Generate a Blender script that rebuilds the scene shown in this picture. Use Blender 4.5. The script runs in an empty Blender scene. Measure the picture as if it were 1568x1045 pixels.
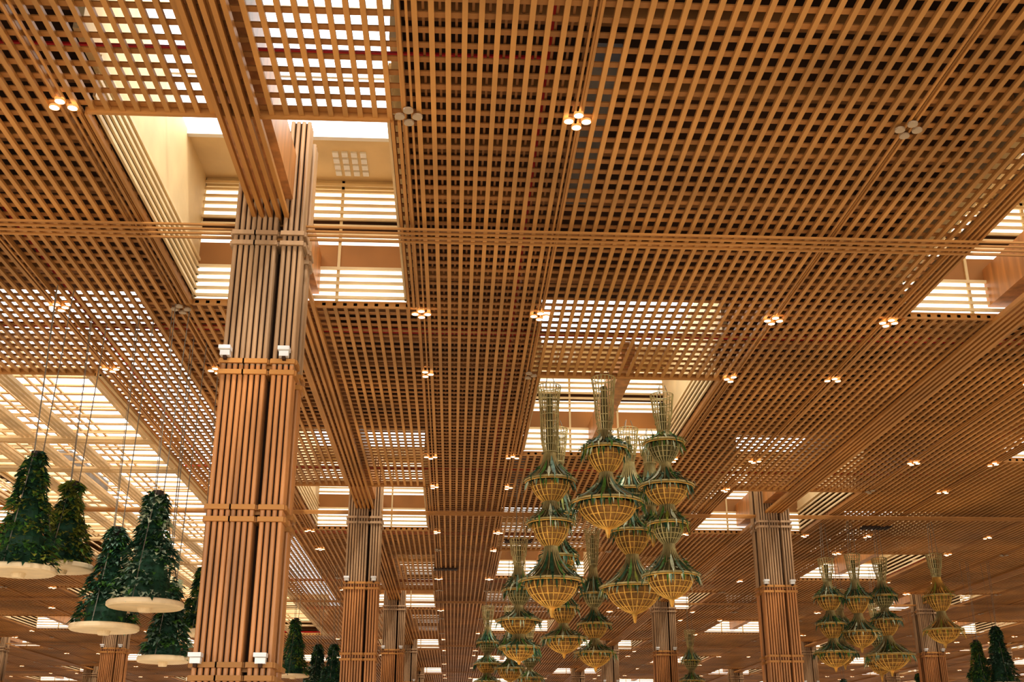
import bpy, math, random
from mathutils import Vector, Matrix
random.seed(7)
R_=random.random
# ------------------------------------------------------------ helpers
def mat(name, col, rough=.6, var=.25, scale=3., metal=0., emit=None, estr=0., spec=.3, stretch=None):
    m=bpy.data.materials.new(name);m.use_nodes=True
    nt=m.node_tree;b=nt.nodes['Principled BSDF']
    b.inputs['Roughness'].default_value=rough;b.inputs['Metallic'].default_value=metal
    b.inputs['Specular IOR Level'].default_value=spec
    tc=nt.nodes.new('ShaderNodeTexCoord');mp=nt.nodes.new('ShaderNodeMapping')
    if stretch: mp.inputs['Scale'].default_value=stretch
    n=nt.nodes.new('ShaderNodeTexNoise');n.inputs['Scale'].default_value=scale;n.inputs['Detail'].default_value=3
    r=nt.nodes.new('ShaderNodeValToRGB')
    r.color_ramp.elements[0].position=.3;r.color_ramp.elements[1].position=.7
    r.color_ramp.elements[0].color=tuple(c*(1-var) for c in col)+(1,)
    r.color_ramp.elements[1].color=tuple(min(1,c*(1+var)) for c in col)+(1,)
    nt.links.new(tc.outputs['Object'],mp.inputs[0]);nt.links.new(mp.outputs[0],n.inputs['Vector'])
    nt.links.new(n.outputs[0],r.inputs[0]);nt.links.new(r.outputs[0],b.inputs['Base Color'])
    if emit:
        b.inputs['Emission Color'].default_value=tuple(emit)+(1,);b.inputs['Emission Strength'].default_value=estr
        m.cycles.emission_sampling='NONE'
    return m
WOOD=mat('timber_slat',(.50,.25,.072),.5,.32,.30)
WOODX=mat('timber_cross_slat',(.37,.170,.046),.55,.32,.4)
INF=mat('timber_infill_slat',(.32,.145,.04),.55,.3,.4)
BAND=mat('timber_beam_slat',(.46,.22,.06),.5,.18,.4)
COLW=mat('column_timber',(.52,.245,.085),.4,.30,1.2,stretch=(3,3,.4),spec=.5)
COLU=mat('column_timber_greyer',(.42,.265,.14),.45,.25,1.2,stretch=(3,3,.4),spec=.5)  # greyer tone for the upper length of the columns
GAPB=mat('column_core_brown',(.06,.025,.009),.7,.3,1)
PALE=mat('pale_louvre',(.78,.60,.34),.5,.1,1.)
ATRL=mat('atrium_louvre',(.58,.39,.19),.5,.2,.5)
CREAM=mat('cream_upstand',(.72,.55,.30),.6,.10,.8)
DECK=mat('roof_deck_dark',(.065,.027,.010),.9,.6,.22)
DARK=mat('dark_steel',(.05,.03,.02),.6,.3,2)
RED=mat('sprinkler_red',(.60,.02,.015),.4,.1,2)
GREY=mat('duct_grey',(.25,.22,.19),.5,.2,2,metal=.3)
WHITE=mat('white_fitting',(.8,.78,.74),.4,.05,2)
LAMP=mat('lamp_lens',(1,.9,.7),.3,0,1,emit=(1,.88,.64),estr=6)
RING=mat('lamp_halo_ring',(.8,.45,.18),.3,0,1,emit=(1,.50,.14),estr=.4)  # housing ring emits a little to imitate the warm halo round each lens
LAMPOFF=mat('lamp_lens_off',(.42,.31,.20),.3,.1,1)
FLOOR=mat('polished_stone_floor',(.55,.47,.38),.3,.1,.3)
WALLM=mat('wall_paint',(.40,.19,.08),.7,.15,.3)
GL=mat('glowing_glazing',(.9,.9,.9),.3,.02,1,emit=(1,.98,.93),estr=1.3)  # panes emit by themselves, in place of daylight coming through
G1=mat('leaf_green',(.085,.20,.035),.5,.4,6)
G2=mat('leaf_dark',(.028,.085,.040),.5,.4,6)
G3=mat('leaf_yellowgreen',(.26,.27,.04),.5,.3,6)
G4=mat('leaf_pale',(.60,.64,.44),.5,.2,6)
G5=mat('leaf_silver',(.20,.30,.21),.5,.3,6)
BRONZE=mat('bronze_wire',(.47,.38,.17),.4,.3,4,metal=.2)
GOLD=mat('golden_basket',(.70,.42,.10),.4,.3,5,metal=.2)
GOLDD=mat('basket_liner',(.30,.155,.04),.7,.4,5)
LINB=mat('moss_liner',(.14,.115,.04),.8,.4,5)
WIRE=mat('hanging_wire',(.30,.26,.2),.5,.1,4,metal=.5)
DISC=mat('cream_tray',(.80,.62,.38),.5,.08,3)

class MB:
    def __init__(s,mats): s.v=[];s.f=[];s.m=[];s.mats=mats
    def box(s,x0,x1,y0,y1,z0,z1,m=0):
        b=len(s.v)
        s.v+=[(x0,y0,z0),(x1,y0,z0),(x1,y1,z0),(x0,y1,z0),(x0,y0,z1),(x1,y0,z1),(x1,y1,z1),(x0,y1,z1)]
        s.f+=[(b,b+3,b+2,b+1),(b+4,b+5,b+6,b+7),(b,b+1,b+5,b+4),(b+1,b+2,b+6,b+5),(b+2,b+3,b+7,b+6),(b+3,b,b+4,b+7)]
        s.m+=[m]*6
    def cb(s,c,d,m=0):
        s.box(c[0]-d[0]/2,c[0]+d[0]/2,c[1]-d[1]/2,c[1]+d[1]/2,c[2]-d[2]/2,c[2]+d[2]/2,m)
    def tube(s,pts,r,m=0,n=4):
        pts=[Vector(p) for p in pts];b=len(s.v)
        for i,p in enumerate(pts):
            t=(pts[min(i+1,len(pts)-1)]-pts[max(i-1,0)])
            t=t.normalized() if t.length>1e-9 else Vector((0,0,1))
            a=t.cross(Vector((0,0,1)))
            if a.length<.05:a=t.cross(Vector((1,0,0)))
            a.normalize();c=t.cross(a)
            for k in range(n):
                w=2*math.pi*k/n;q=p+(a*math.cos(w)+c*math.sin(w))*r;s.v.append(tuple(q))
        for i in range(len(pts)-1):
            for k in range(n):
                s.f.append((b+i*n+k,b+i*n+(k+1)%n,b+(i+1)*n+(k+1)%n,b+(i+1)*n+k));s.m.append(m)
    def lathe(s,prof,n=24,m=0,c=(0,0)):
        b=len(s.v)
        for z,r in prof:
            for k in range(n):
                w=2*math.pi*k/n;s.v.append((c[0]+r*math.cos(w),c[1]+r*math.sin(w),z))
        for i in range(len(prof)-1):
            for k in range(n):
                s.f.append((b+i*n+k,b+i*n+(k+1)%n,b+(i+1)*n+(k+1)%n,b+(i+1)*n+k));s.m.append(m)
    def leaf(s,p,d,L,w,m=0,droop=.25):
        p=Vector(p);d=Vector(d).normalized();sd=d.cross(Vector((R_()-.5,R_()-.5,1.2))).normalized()*w/2
        mid=p+d*L*.45;tip=p+d*L+Vector((0,0,-droop*L));up=sd.cross(d).normalized()*w*.2
        b=len(s.v);s.v+=[tuple(p),tuple(mid+sd),tuple(tip),tuple(mid-sd),tuple(mid-up)]
        s.f+=[(b,b+1,b+4),(b+1,b+2,b+4),(b+2,b+3,b+4),(b+3,b,b+4)];s.m+=[m]*4
    def blade(s,pts,w,m):   # ribbon leaf following points
        pts=[Vector(p) for p in pts];b=len(s.v);n=len(pts)
        for i,p in enumerate(pts):
            t=pts[min(i+1,n-1)]-pts[max(i-1,0)]
            sd=t.cross(Vector((0,0,1)))
            if sd.length<1e-5: sd=Vector((1,0,0))
            sd=sd.normalized()*w*math.sin(math.pi*(i+.35)/(n-.3))
            s.v+=[tuple(p+sd),tuple(p-sd)]
        for i in range(n-1):
            s.f.append((b+2*i,b+2*i+1,b+2*i+3,b+2*i+2));s.m.append(m)
    def make(s,name,loc=(0,0,0)):
        me=bpy.data.meshes.new(name);me.from_pydata(s.v,[],s.f)
        for m in s.mats: me.materials.append(m)
        me.polygons.foreach_set('material_index',s.m)
        me.update();o=bpy.data.objects.new(name,me);o.location=loc;bpy.context.collection.objects.link(o);return o

# ------------------------------------------------------------ building grid
CZ=12.1               # underside of slatted ceiling
X0,Y0,LX,LY=-3.8,21.0,17.25,26.4
XA,XB,YA,YB=-82.,98.,3.,168.
HX,HY=.148*LX,.157*LY
openings=[]
atr=(X0-.86*LX,X0-.37*LX,Y0+.36*LY,Y0+2.75*LY)
atrd=(X0-.86*LX,X0-.30*LX,Y0+.36*LY-1.5,Y0+2.75*LY)
for i in range(-5,7):
    for j in range(0,6):
        for (a,b) in ((i,j),(i+.5,j+.5)):
            x=X0+a*LX;y=Y0+b*LY
            if not(XA+3<x<XB-3 and y<YB-5):continue
            if atr[0]-1<x<atr[1]+1 and atr[2]-1<y<atr[3]: continue
            openings.append((x-HX,x+HX,y-HY,y+HY,a==i))
rects=[o[:4] for o in openings]+[atr]
drects=[(o[0],o[1],o[2]-.9,o[3]) for o in openings]+[atrd]
def segs(lo,hi,cuts):
    cuts=sorted(cuts);out=[];p=lo
    for a,b in cuts:
        if a>p: out.append((p,a))
        p=max(p,b)
    if p<hi: out.append((p,hi))
    return out
ceil=MB([WOOD,WOODX,BAND,INF])
x=XA
while x<XB:
    w=.085
    for a,b in segs(YA,YB,[(r[2],r[3]) for r in rects if r[0]<x<r[1]]):
        ceil.box(x-w/2,x+w/2,a,b,CZ,CZ+.07,0)
    # denser infill slats in the narrow strips between column bay and centre bay
    fx=((x+.125-X0)/LX)%1
    if 1/6<fx<1/3 or 2/3<fx<5/6:
        for a,b in segs(YA,YB,[(r[2],r[3]) for r in drects if r[0]<x+.125<r[1]]):
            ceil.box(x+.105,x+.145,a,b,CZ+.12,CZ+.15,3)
    x+=.25
y=YA
while y<YB:
    w=.13
    for a,b in segs(XA,XB,[(r[0],r[1]) for r in rects if r[2]<y<r[3]]):
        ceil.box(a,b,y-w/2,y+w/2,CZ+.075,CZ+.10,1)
    y+=.38
for i in range(-5,7):
    for fx in (-1/6,1/6,1/3,2/3):
        xx=X0+(i+fx)*LX
        if not XA<xx<XB: continue
        for dx in (-.06,.06):
            for a,b in segs(YA,YB,[(r[2],r[3]) for r in rects if r[0]+.05<xx<r[1]-.05]):
                ceil.box(xx+dx-.02,xx+dx+.02,a,b,CZ-.04,CZ-.005,2)
for r in rects:
    for k in range(2):
        e=.12*k
        ceil.box(r[0]-e-.06,r[0]-e,r[2],r[3],CZ-.04,CZ+.12,2);ceil.box(r[1]+e,r[1]+e+.06,r[2],r[3],CZ-.04,CZ+.12,2)
    ceil.box(r[0],r[1],r[2]-.07,r[2],CZ-.04,CZ+.12,2);ceil.box(r[0],r[1],r[3],r[3]+.07,CZ-.04,CZ+.12,2)
for i in range(-5,7):
    xc=X0+i*LX
    if not XA<xc<XB: continue
    for k in range(5):
        xx=xc-.32+k*.16
        ceil.box(xx-.04,xx+.04,YA,YB,CZ-.12,CZ-.01,2)
for j in range(0,6):
    yc=Y0+j*LY
    for k in range(4):
        yy=yc-.3+k*.2
        ceil.box(XA,XB,yy-.028,yy+.028,CZ-.16,CZ-.125,2)
ceil.make('ceiling')
beams=MB([COLW,DARK])
for i in range(-5,7):
    xc=X0+i*LX
    if XA<xc<XB: beams.box(xc-.42,xc+.42,YA,YB,CZ+.3,CZ+1.3,0)
for o in openings:
    if not o[4]:
        xc=(o[0]+o[1])/2;beams.box(xc-.2,xc+.2,o[2],o[3],CZ+.3,CZ+1.1,0)
beams.make('trim_roof_beams')
# ------------------------------------------------------------ roof deck with apertures
DZ=CZ+2.0
deck=MB([DECK,WOODX])
ys=sorted(set([YA-10,YB]+[r[2] for r in drects]+[r[3] for r in drects]))
for a,b in zip(ys[:-1],ys[1:]):
    if b-a<.01: continue
    m=(a+b)/2
    for p,q in segs(XA-5,XB+5,[(r[0],r[1]) for r in drects if r[2]<m<r[3]]):
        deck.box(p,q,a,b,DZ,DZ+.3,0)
y=YA
while y<YB:
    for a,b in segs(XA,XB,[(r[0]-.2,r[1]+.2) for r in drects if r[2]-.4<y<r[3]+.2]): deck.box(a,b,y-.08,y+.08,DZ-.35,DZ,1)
    y+=2.2
deck.make('roof_deck')
# ------------------------------------------------------------ skylight wells
def well(o):
    x0,x1,y0,y1=o[:4]
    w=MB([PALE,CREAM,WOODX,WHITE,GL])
    T=DZ+1.4; yn=y0-.9
    for (a,b) in ((x0-.13,x0+.02),(x1-.02,x1+.13)):
        w.box(a,b,yn,y1,DZ-.95,T,1)
    w.box(x0,x1,yn-.13,yn+.02,DZ-.02,T,1)
    w.box(x0,x1,y1+.02,y1+.05,CZ+.12,CZ+.95,4)  # self-lit panel added behind the rails to imitate daylight
    w.box(x0,x1,y1,y1+.15,CZ+.95,CZ+1.6,2)
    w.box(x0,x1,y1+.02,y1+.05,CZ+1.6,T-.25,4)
    w.box(x0,x1,y1-2.1,y1+.15,T-.05,T+.1,1)
    w.box(x0,x1,y1-.05,y1+.15,T-.28,T-.05,1)
    n=3
    for k in range(n+1):
        xx=x0+(x1-x0)*k/n
        w.box(xx-.035,xx+.035,y1-.05,y1+.02,CZ+.1,T,1)
    z=CZ+.14
    while z<T-.2:
        if z<CZ+1.0 or z>CZ+1.5:
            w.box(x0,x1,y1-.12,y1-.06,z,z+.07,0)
        z+=.19
    z=CZ+.14
    while z<DZ-.9:
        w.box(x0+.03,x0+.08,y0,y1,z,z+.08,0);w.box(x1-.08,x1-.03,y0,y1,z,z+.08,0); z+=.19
    for xx in (x0+(x1-x0)*.28,x0+(x1-x0)*.72):
        for g in range(4):
            for h in range(4):
                w.box(xx-.42+g*.22,xx-.42+g*.22+.14,y1-1.5+h*.3,y1-1.5+h*.3+.2,T-.10,T-.05,3)
    w.box(x0,x1,y1-2.25,y1-2.1,T-.12,T+.1,3)
    for k in range(1,3):
        yy=yn+(y1-2.1-yn)*k/3;w.box(x0,x1,yy-.04,yy+.04,T,T+.1,3)
    return w.make('skylight')
for o in openings: well(o)
x0,x1,y0,y1=atr
a=MB([PALE,CREAM,ATRL])
for (p,q,c,d) in ((x0-.15,x0,y0,y1),(atrd[1]-.02,atrd[1]+.15,y0,y1),(x0,x1,y1,y1+.15)):
    a.box(p,q,c,d,DZ-.9 if p<x1 else DZ-.05,DZ+1.2,1)
y=y0+.3
while y<y1:
    a.box(x0,x1,y-.08,y+.08,CZ+1.15,CZ+1.20,2); y+=.85
for f in (.0,.33,.5,.66,.97):
    xx=x0+(x1-x0)*f
    for k in range(3): a.box(xx+.17*k,xx+.1+.17*k,y0,y1,CZ-.05,CZ+.05,2)
    z=CZ+.3
    while z<DZ-.6:
        a.box(xx+.05,xx+.12,y0,y1,z,z+.06,2);z+=.3
for f in (.6,.75,1,1.25,1.5,2,2.5):
    yy=Y0+LY*f
    for k in range(4): a.box(x0,x1,yy+.17*k,yy+.1+.17*k,CZ-.08,CZ+.0,2)
    z=CZ+.2
    while z<DZ-.6:
        a.box(x0,x1,yy+.25,yy+.32,z,z+.06,2);z+=.3
a.make('skylight_atrium')
# ------------------------------------------------------------ services above slats
p=MB([RED,GREY])
for i in range(-5,6):
    for fx in (.30,.68):
        xx=X0+(i+fx)*LX
        if XA<xx<XB:
            for s_,e_ in segs(YA+1,YB-1,[(r[2],r[3]) for r in rects if r[0]<xx<r[1]]): p.tube([(xx,s_,CZ+.34),(xx,e_,CZ+.34)],.055,0,6)
for j in range(-1,6):
    for f in (.79,.25):
        p_y=Y0+(j+f)*LY
        if p_y<YB-1:
            for s_,e_ in segs(XA+1,X0+.30*LX if j<0 else XB-1,[(r[0],r[1]) for r in rects if r[2]<p_y<r[3]]): p.tube([(s_,p_y,CZ+.34),(e_,p_y,CZ+.34)],.07,0,6)
for i in range(-3,5):
    for j in range(-1,5):
        xx=X0+(i+.36)*LX;yy=Y0+(j+.9)*LY
        p.cb((xx,yy,CZ+.8),(.5,5,.4),1)
p.make('sprinkler_pipes')
v=MB([DARK,GAPB])
for (xx,yy) in ((3.0,54),(19,50),(-.5,62)):
    v.cb((xx,yy,CZ-.02),(1.3,.6,.05),1)
    for k in range(7): v.cb((xx-.55+.18*k,yy,CZ-.06),(.09,.5,.04),0)
v.make('ceiling_air_grilles')
# ------------------------------------------------------------ downlights
d=MB([LAMP,LAMPOFF,RING])
for i in range(-4,6):
    for j in range(0,6):
        for fx in (-1/6,1/6,1/3,2/3):
            for fy in (-1/6,1/6,1/3,2/3):
                x=X0+(i+fx)*LX;y=Y0+(j+fy)*LY
                if atr[0]<x<atrd[1] and atr[2]<y<atr[3]: continue
                off=R_()<(.15 if j<2 else .35) and j>0
                if (i,j) == (0,0) and fx==2/3 and fy<0: off=True
                if (i,j)==(0,0) and abs(fx-1/6)<.01 and fy<0: off=True
                if (i,j)==(0,0) and fx<0 and 0<fy<.2: off=True
                if (i,j)==(0,0) and abs(fx-1/3)<.01 and .2<fy<.5: off=True
                skip=random.choice([None,0,1,2,3]) if (j>0 or fy>.2) else None
                if (i,j)==(0,0) and fx<0 and fy<0: skip=1
                for k in range(4):
                    if k==skip: continue
                    w=math.pi/2*k;cx=x+.15*math.cos(w);cy=y+.19*math.sin(w)
                    n=1 if off else 0
                    d.lathe([(CZ-.085,.0001),(CZ-.085,.078)],14,n,(cx,cy))
                    d.lathe([(CZ-.085,.078),(CZ-.088,.088),(CZ-.05,.088)],14,1 if off else 2,(cx,cy))
d.make('recessed_downlights')
# ------------------------------------------------------------ columns
def column(xc,yc):
    c=MB([COLW,GAPB,WHITE,BAND,COLU])
    top=DZ+.1;ZS=8.85
    for bx in (-.48,-.05,.47):
        for by in (-.44,.44):
            c.cb((bx,by,top/2),(.26,.26,top),1)
            ks=(-.165,-.055,.055,.165)
            for ax in ks:
                for ay in ks:
                    if abs(ax)<.1 and abs(ay)<.1: continue
                    c.tube([(bx+ax,by+ay,0),(bx+ax,by+ay,ZS)],.043,0,10)
                    c.tube([(bx+ax,by+ay,ZS),(bx+ax,by+ay,top)],.043,4,10)
            for z in (.5,3.3,6.05,8.85,11.55):
                for dz in (-.15,.07):
                    e=.235;m=3 if z<9 else 4
                    c.cb((bx,by-e,z+dz),(.46,.06,.09),m);c.cb((bx,by+e,z+dz),(.46,.06,.09),m)
                    c.cb((bx-e,by,z+dz),(.06,.4,.09),m);c.cb((bx+e,by,z+dz),(.06,.4,.09),m)
    c.cb((.2,0,top/2),(.30,.5,top),1)
    c.cb((-.28,0,top/2),(.3,.5,top),1)
    for z in (3.3,6.05,8.85,11.55):
        c.cb((.21,-.5,z),(.3,.05,.08),3);c.cb((.21,.5,z),(.3,.05,.08),3)
        c.cb((-.6,0,z),(.05,.5,.08),3);c.cb((.6,0,z),(.05,.5,.08),3)
    for z in (3.45,9.05):
        for sx in (-.60,.50):
            c.cb((sx,-.76,z-.02),(.18,.14,.10),2);c.cb((sx,-.80,z+.07),(.22,.22,.07),2);c.cb((sx,-.72,z-.1),(.06,.2,.06),1)
    return c.make('timber_column',(xc,yc,0))
for i in range(-4,6):
    for j in range(0,6):
        xx=X0+i*LX;yy=Y0+j*LY
        if XA+2<xx<XB-2: column(xx,yy)
# ------------------------------------------------------------ hanging planters
def place(lat,D):
    return (lat*.9988+D*.04998, D*.9988-lat*.04998)
def planter(lat,D,top,tube_end,rims,tip,lush=1.,gold=False):
    x,y=place(lat,D);P=MB([BRONZE,GOLD,G1,G2,G3,G4,G5,WIRE,DARK,GOLDD,LINB])
    top+=1.6;tube_end+=1.6;tip+=1.6;rims=[(z+1.6,r) for z,r in rims]
    n=20
    def ribs(prof,m,rad=.012,nn=n,ph=0):
        for k in range(nn):
            w=2*math.pi*(k+ph)/nn
            P.tube([(r*math.cos(w),r*math.sin(w),z) for z,r in prof],rad,m,3)
    def ring(z,r,m,rad=.015):
        P.tube([(r*math.cos(2*math.pi*k/20),r*math.sin(2*math.pi*k/20),z) for k in range(21)],rad,m,4)
    for k in range(3):
        w=2*math.pi*k/3;P.tube([(.2*math.cos(w),.2*math.sin(w),top),(.1*math.cos(w),.1*math.sin(w),max(top+.3,CZ+.1))],.012,7,4)
    ribs([(top,.34),(top-.2,.31),(top-.6,.27),(tube_end+.4,.24),(tube_end,.17)],0,.016)
    z=top
    while z>tube_end:
        t=(top-z)/(top-tube_end);ring(z,.33-.10*min(1,t*1.6),0,.014);z-=.22
    P.lathe([(top-.25,.09),(tube_end,.09)],8,10)
    nz,nr=tube_end,.17
    for q,(rz,R) in enumerate(rims):
        last=q==len(rims)-1
        pr=[]
        for s in range(11):
            t=s/10;pr.append((nz+(rz-nz)*(1-(1-t)**1.1 if t<1 else 1),nr+(R-nr)*t**1.9))
        ribs(pr,1 if gold and q==0 else 0,.016,28)
        P.lathe([(z-.03,r*.84) for z,r in pr],16,10 if not gold else 9)
        ring(rz,R,0,.026);ring(rz-.05,R*.97,1,.020)
        base=random.choice([[2,3,5,6,3],[2,5,6,3],[3,3,2,6],[2,4,5,3],[6,5,3,2,4]]) if not gold else [4,1]
        nb=int(19*max(lush,.7)); ph=R_()
        for l in range(nb):
            w=2*math.pi*(l+ph)/nb+random.uniform(-.1,.1);m=base[l%len(base)];off=random.uniform(.02,.08)
            st=random.choice([2,3,4,5,6]);ex=random.uniform(.02,.12);dz=random.uniform(-.28,.0)
            P.blade([((r+off)*math.cos(w),(r+off)*math.sin(w),z+off*.6) for z,r in pr[st:]]+[((R+ex)*math.cos(w),(R+ex)*math.sin(w),rz+dz)],.03+.03*R_(),m)
        for l in range(int(80*lush)):
            t=.5+.5*R_();w=R_()*6.283
            zz=nz+(rz-nz)*t;r=nr+(R-nr)*t**1.9
            P.leaf((r*.9*math.cos(w),r*.9*math.sin(w),zz+.04),(math.cos(w),math.sin(w),-.5+1.1*R_()),.10+.13*R_(),.05+.05*R_(),random.choice(base))
        if not last:
            bR=R*.74
            nxt=rims[q+1];gap=rz-nxt[0];bh=min(gap*.46,R*.9);nn2=.26*R
            prof=[(rz-.05-bh*t/8,nn2+(bR-nn2)*max(0.,math.cos(t/8*math.pi/2))**.8) for t in range(9)]
            gm=1 if R>.62 else 0
            ribs(prof,gm,.018,20);P.lathe([(z,r*.90) for z,r in prof],20,9 if gm else 10)
            for s in (2,4,6): ring(prof[s][0],prof[s][1],gm,.014)
            for l in range(int(34*lush)):
                w=R_()*6.283;P.leaf((R*.9*math.cos(w),R*.9*math.sin(w),rz-.03),(math.cos(w)*.4,math.sin(w)*.4,-1),.12+.2*R_(),.055,random.choice(base))
            nz,nr=rz-.05-bh,nn2
        else:
            bR=R*.78
            bh=min((rz-tip)*.7,R*.75)
            prof=[(rz-.05-bh*t/8,.07+(bR-.07)*max(0.,math.cos(t/8*math.pi/2))**.75) for t in range(9)]+[(tip,.015)]
            ribs(prof,1,.018,24);P.lathe([(z,r*.92) for z,r in prof],20,9)
            for s in (2,4,6): ring(prof[s][0],prof[s][1],1,.016)
            for l in range(int(50*lush)):
                w=R_()*6.283;P.leaf((R*.93*math.cos(w),R*.93*math.sin(w),rz),(math.cos(w)*.5,math.sin(w)*.5,-1),.14+.24*R_(),.06,random.choice(base))
    return P.make('hanging_planter',(x,y,0))
planter(1.07,31,10.5,8.5,[(7.7,.72),(6.53,.68),(4.92,.90)],3.95)
planter(2.56,30,10.4,8.85,[(8.34,.67),(6.85,1.0)],5.9,1.6)
planter(4.38,31.5,10.4,9.3,[(8.95,.60),(7.67,.80),(6.6,.58),(5.15,.80)],4.3)
planter(3.72,35,10.4,9.3,[(8.4,.62),(7.07,.72),(5.36,1.05)],4.3)
planter(1.45,35,10.4,9.2,[(7.6,.55),(6.3,.6)],5.4)
planter(4.5,36,10.4,9.5,[(8.6,.5),(7.5,.55)],6.8)
planter(2.0,45,10.4,9.0,[(7.6,.55),(6.1,.65),(4.95,.9)],4.2)
planter(.25,42,8.2,7.2,[(6.35,.58),(5.25,.85),(4.3,.75)],3.7)
planter(3.56,50,10.2,8.6,[(7.4,.6),(6.1,.75),(4.9,.9)],4.1)
planter(-1.3,62,8.5,7.4,[(6.6,.6),(5.5,.75),(4.6,.7)],4.0)
planter(-.1,60,8.2,7.2,[(6.2,.6),(5.1,.8)],4.2)
planter(1.0,66,8.2,7.2,[(6.2,.6),(5.1,.8)],4.2)
planter(13.8,50,8.9,7.9,[(7.25,.68),(6.1,.68),(4.9,.9)],4.1)
planter(15.0,50,9.1,8.0,[(7.2,.66),(5.75,.9)],4.9)
planter(16.5,51,9.1,8.1,[(7.45,.6),(6.4,.70),(4.9,1.05)],4.0)
planter(18.6,50,9.1,8.1,[(7.3,.68),(5.85,.85)],5.1,.6,True)
planter(16.2,57,8.6,7.6,[(6.8,.6),(5.6,.7)],4.8)
planter(19.5,62,8.6,7.6,[(6.9,.6),(5.6,.8)],4.6)
planter(11.0,72,8.4,7.4,[(6.6,.6),(5.4,.8)],4.6)
# ------------------------------------------------------------ hanging topiary trees
def topiary(lat,D,zt,zb,r,style=0):
    x,y=place(lat,D);zt+=1.6;zb+=1.6;h=zt-zb
    P=MB([G1,G2,G3,G4,G5,DISC,WIRE,DARK])
    P.lathe([(zb+.10,.0001),(zb+.10,r*.97),(zb+.07,r),(zb+.0,r),(zb-.03,r*.95),(zb-.03,.0001)],40,5)
    P.lathe([(zb-.03,r*.2),(zb-.12,r*.16),(zb-.12,.0001)],16,5)
    def rr(t):
        u=min(1,max(0,(t-.02)/.72));u=u*u*(3-2*u)*.6+u*.4
        q=.82-.55*u-.08*max(0,(t-.65)/.35)
        return r*q*(1+.07*math.sin(t*24+lat))*(1 if t<.97 else .6)
    P.lathe([(zb+.1+h*t/12*.96,rr(t/12)*.76) for t in range(13)]+[(zt-.02,.001)],16,1)
    cols={0:[0,2,0,1,1],1:[1,1,4,0,1],2:[1,1,0,3,1,4,1],3:[2,0,2,1,2]}[style]
    N=int(1900*h/2.4)
    cl=[(R_(),R_()*6.283,random.choice(cols),random.uniform(.78,1.15)) for k in range(110)]
    for k in range(N):
        ct,cw,cm,cr=random.choice(cl);t=min(1,max(0,ct+random.gauss(0,.025)));w=cw+random.gauss(0,.22)
        if k%4==0: t=R_();w=R_()*6.283;cr=.85
        q=rr(t)*(cr-.06+.14*R_())
        P.leaf((q*math.cos(w),q*math.sin(w),zb+.12+h*.97*t),(math.cos(w)+.5*(R_()-.5),math.sin(w)+.5*(R_()-.5),-.3+1.3*R_()),.10+.13*R_(),.08+.07*R_(),cm if R_()<.7 else random.choice(cols),.5)
    for k in range(3):
        w=2*math.pi*k/3+.4
        P.tube([(r*.9*math.cos(w),r*.9*math.sin(w),zb+.1),(.12*math.cos(w),.12*math.sin(w),zt+.1),(.25*math.cos(w),.25*math.sin(w),CZ+.1)],.012,6,4)
    P.lathe([(zt-.1,.10),(zt+.12,.12),(zt+.14,.0001)],12,7)
    P.make('hanging_topiary_tree',(x,y,0))
topiary(-10.4,24,6.5,4.0,.76,0)
topiary(-10.3,26,6.33,4.4,.70,3)
topiary(-9.15,26,5.25,3.05,.76,1)
topiary(-7.97,25,5.86,3.42,.82,2)
topiary(-8.2,27.5,4.2,2.5,.60,1)
topiary(-8.1,30,5.0,3.4,.55,0)
topiary(-11.2,60,7.5,4.7,.85,0)
topiary(-10.3,62,6.4,4.0,.8,2)
topiary(-9.3,61,6.3,4.0,.8,1)
topiary(25,60,7.1,4.3,.9,1)
topiary(23.9,60,6.4,3.8,.8,0)
topiary(26.6,58,6.6,4.2,.8,3)
topiary(27,78,6.2,3.5,.9,0)
topiary(22.5,80,6.0,3.4,.9,1)
topiary(-33,70,6.2,3.8,.9,1)
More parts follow.
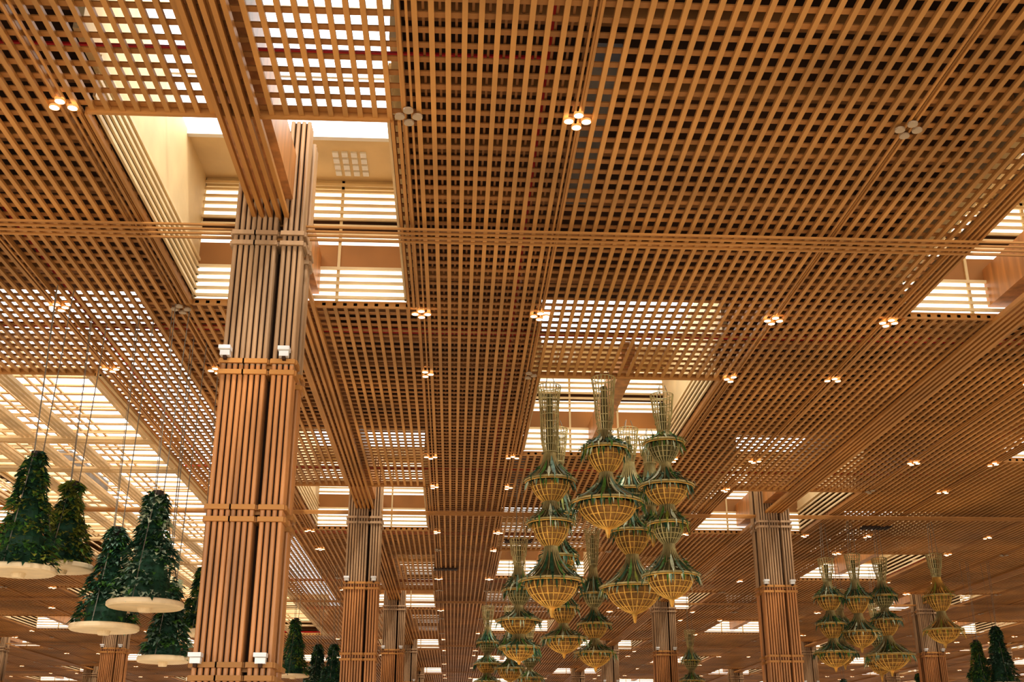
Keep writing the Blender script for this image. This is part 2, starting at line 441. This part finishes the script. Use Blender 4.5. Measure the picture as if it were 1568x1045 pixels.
# ------------------------------------------------------------ shell
f=MB([FLOOR]);f.box(XA,XB,-30,YB,-.3,0);f.make('floor')
def wall_w(name,x0,x1,y0,y1,along):
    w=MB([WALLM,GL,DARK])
    w.box(x0,x1,y0,y1,0,1.0);w.box(x0,x1,y0,y1,8.2,CZ+5)
    L0,L1=(x0,x1) if along=='x' else (y0,y1)
    p=L0
    while p<L1:
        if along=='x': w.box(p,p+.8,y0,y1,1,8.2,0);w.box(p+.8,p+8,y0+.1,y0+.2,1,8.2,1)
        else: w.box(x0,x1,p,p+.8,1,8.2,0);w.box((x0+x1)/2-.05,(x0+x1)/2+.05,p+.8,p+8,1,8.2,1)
        p+=8
    w.make(name)
wall_w('wall_back',XA,XB,YB,YB+.5,'x')
wall_w('wall_left',XA-.5,XA,-30,YB,'y')
wall_w('wall_right',XB,XB+.5,-30,YB,'y')
# ------------------------------------------------------------ light
def area(n,loc,sx,sy,L,col):
    l=bpy.data.lights.new(n,'AREA');l.shape='RECTANGLE';l.size=sx;l.size_y=sy;l.energy=L*math.pi*sx*sy;l.color=col
    o=bpy.data.objects.new(n,l);o.location=loc;o.rotation_euler=(math.pi,0,0);bpy.context.collection.objects.link(o)
area('bounce_fill_near',(-2,22,.6),60,60,.55,(1,.87,.63))  # added fill pointing up, stands in for light bounced off the floor
area('bounce_fill_far',(5,105,.6),150,100,.32,(1,.81,.56))  # same added floor-bounce fill for the far hall
w=bpy.data.worlds.new('World');bpy.context.scene.world=w;w.use_nodes=True
b=w.node_tree.nodes['Background'];b.inputs[0].default_value=(.95,.98,1,1);b.inputs[1].default_value=3.6
sn=bpy.data.lights.new('sun','SUN');sn.energy=2.5;sn.angle=.1;so=bpy.data.objects.new('sun',sn);so.rotation_euler=(.5,.35,0);bpy.context.collection.objects.link(so)
# ------------------------------------------------------------ camera
c=bpy.data.cameras.new('camera');o=bpy.data.objects.new('camera',c);bpy.context.collection.objects.link(o)
c.sensor_width=36;c.lens=1732/1568*36;c.clip_end=500
o.location=(0,0,1.6);o.rotation_euler=(math.pi/2+.3668,0,-.04997)
bpy.context.scene.camera=o
bpy.context.scene.view_settings.view_transform='Standard'
bpy.context.scene.view_settings.gamma=.84
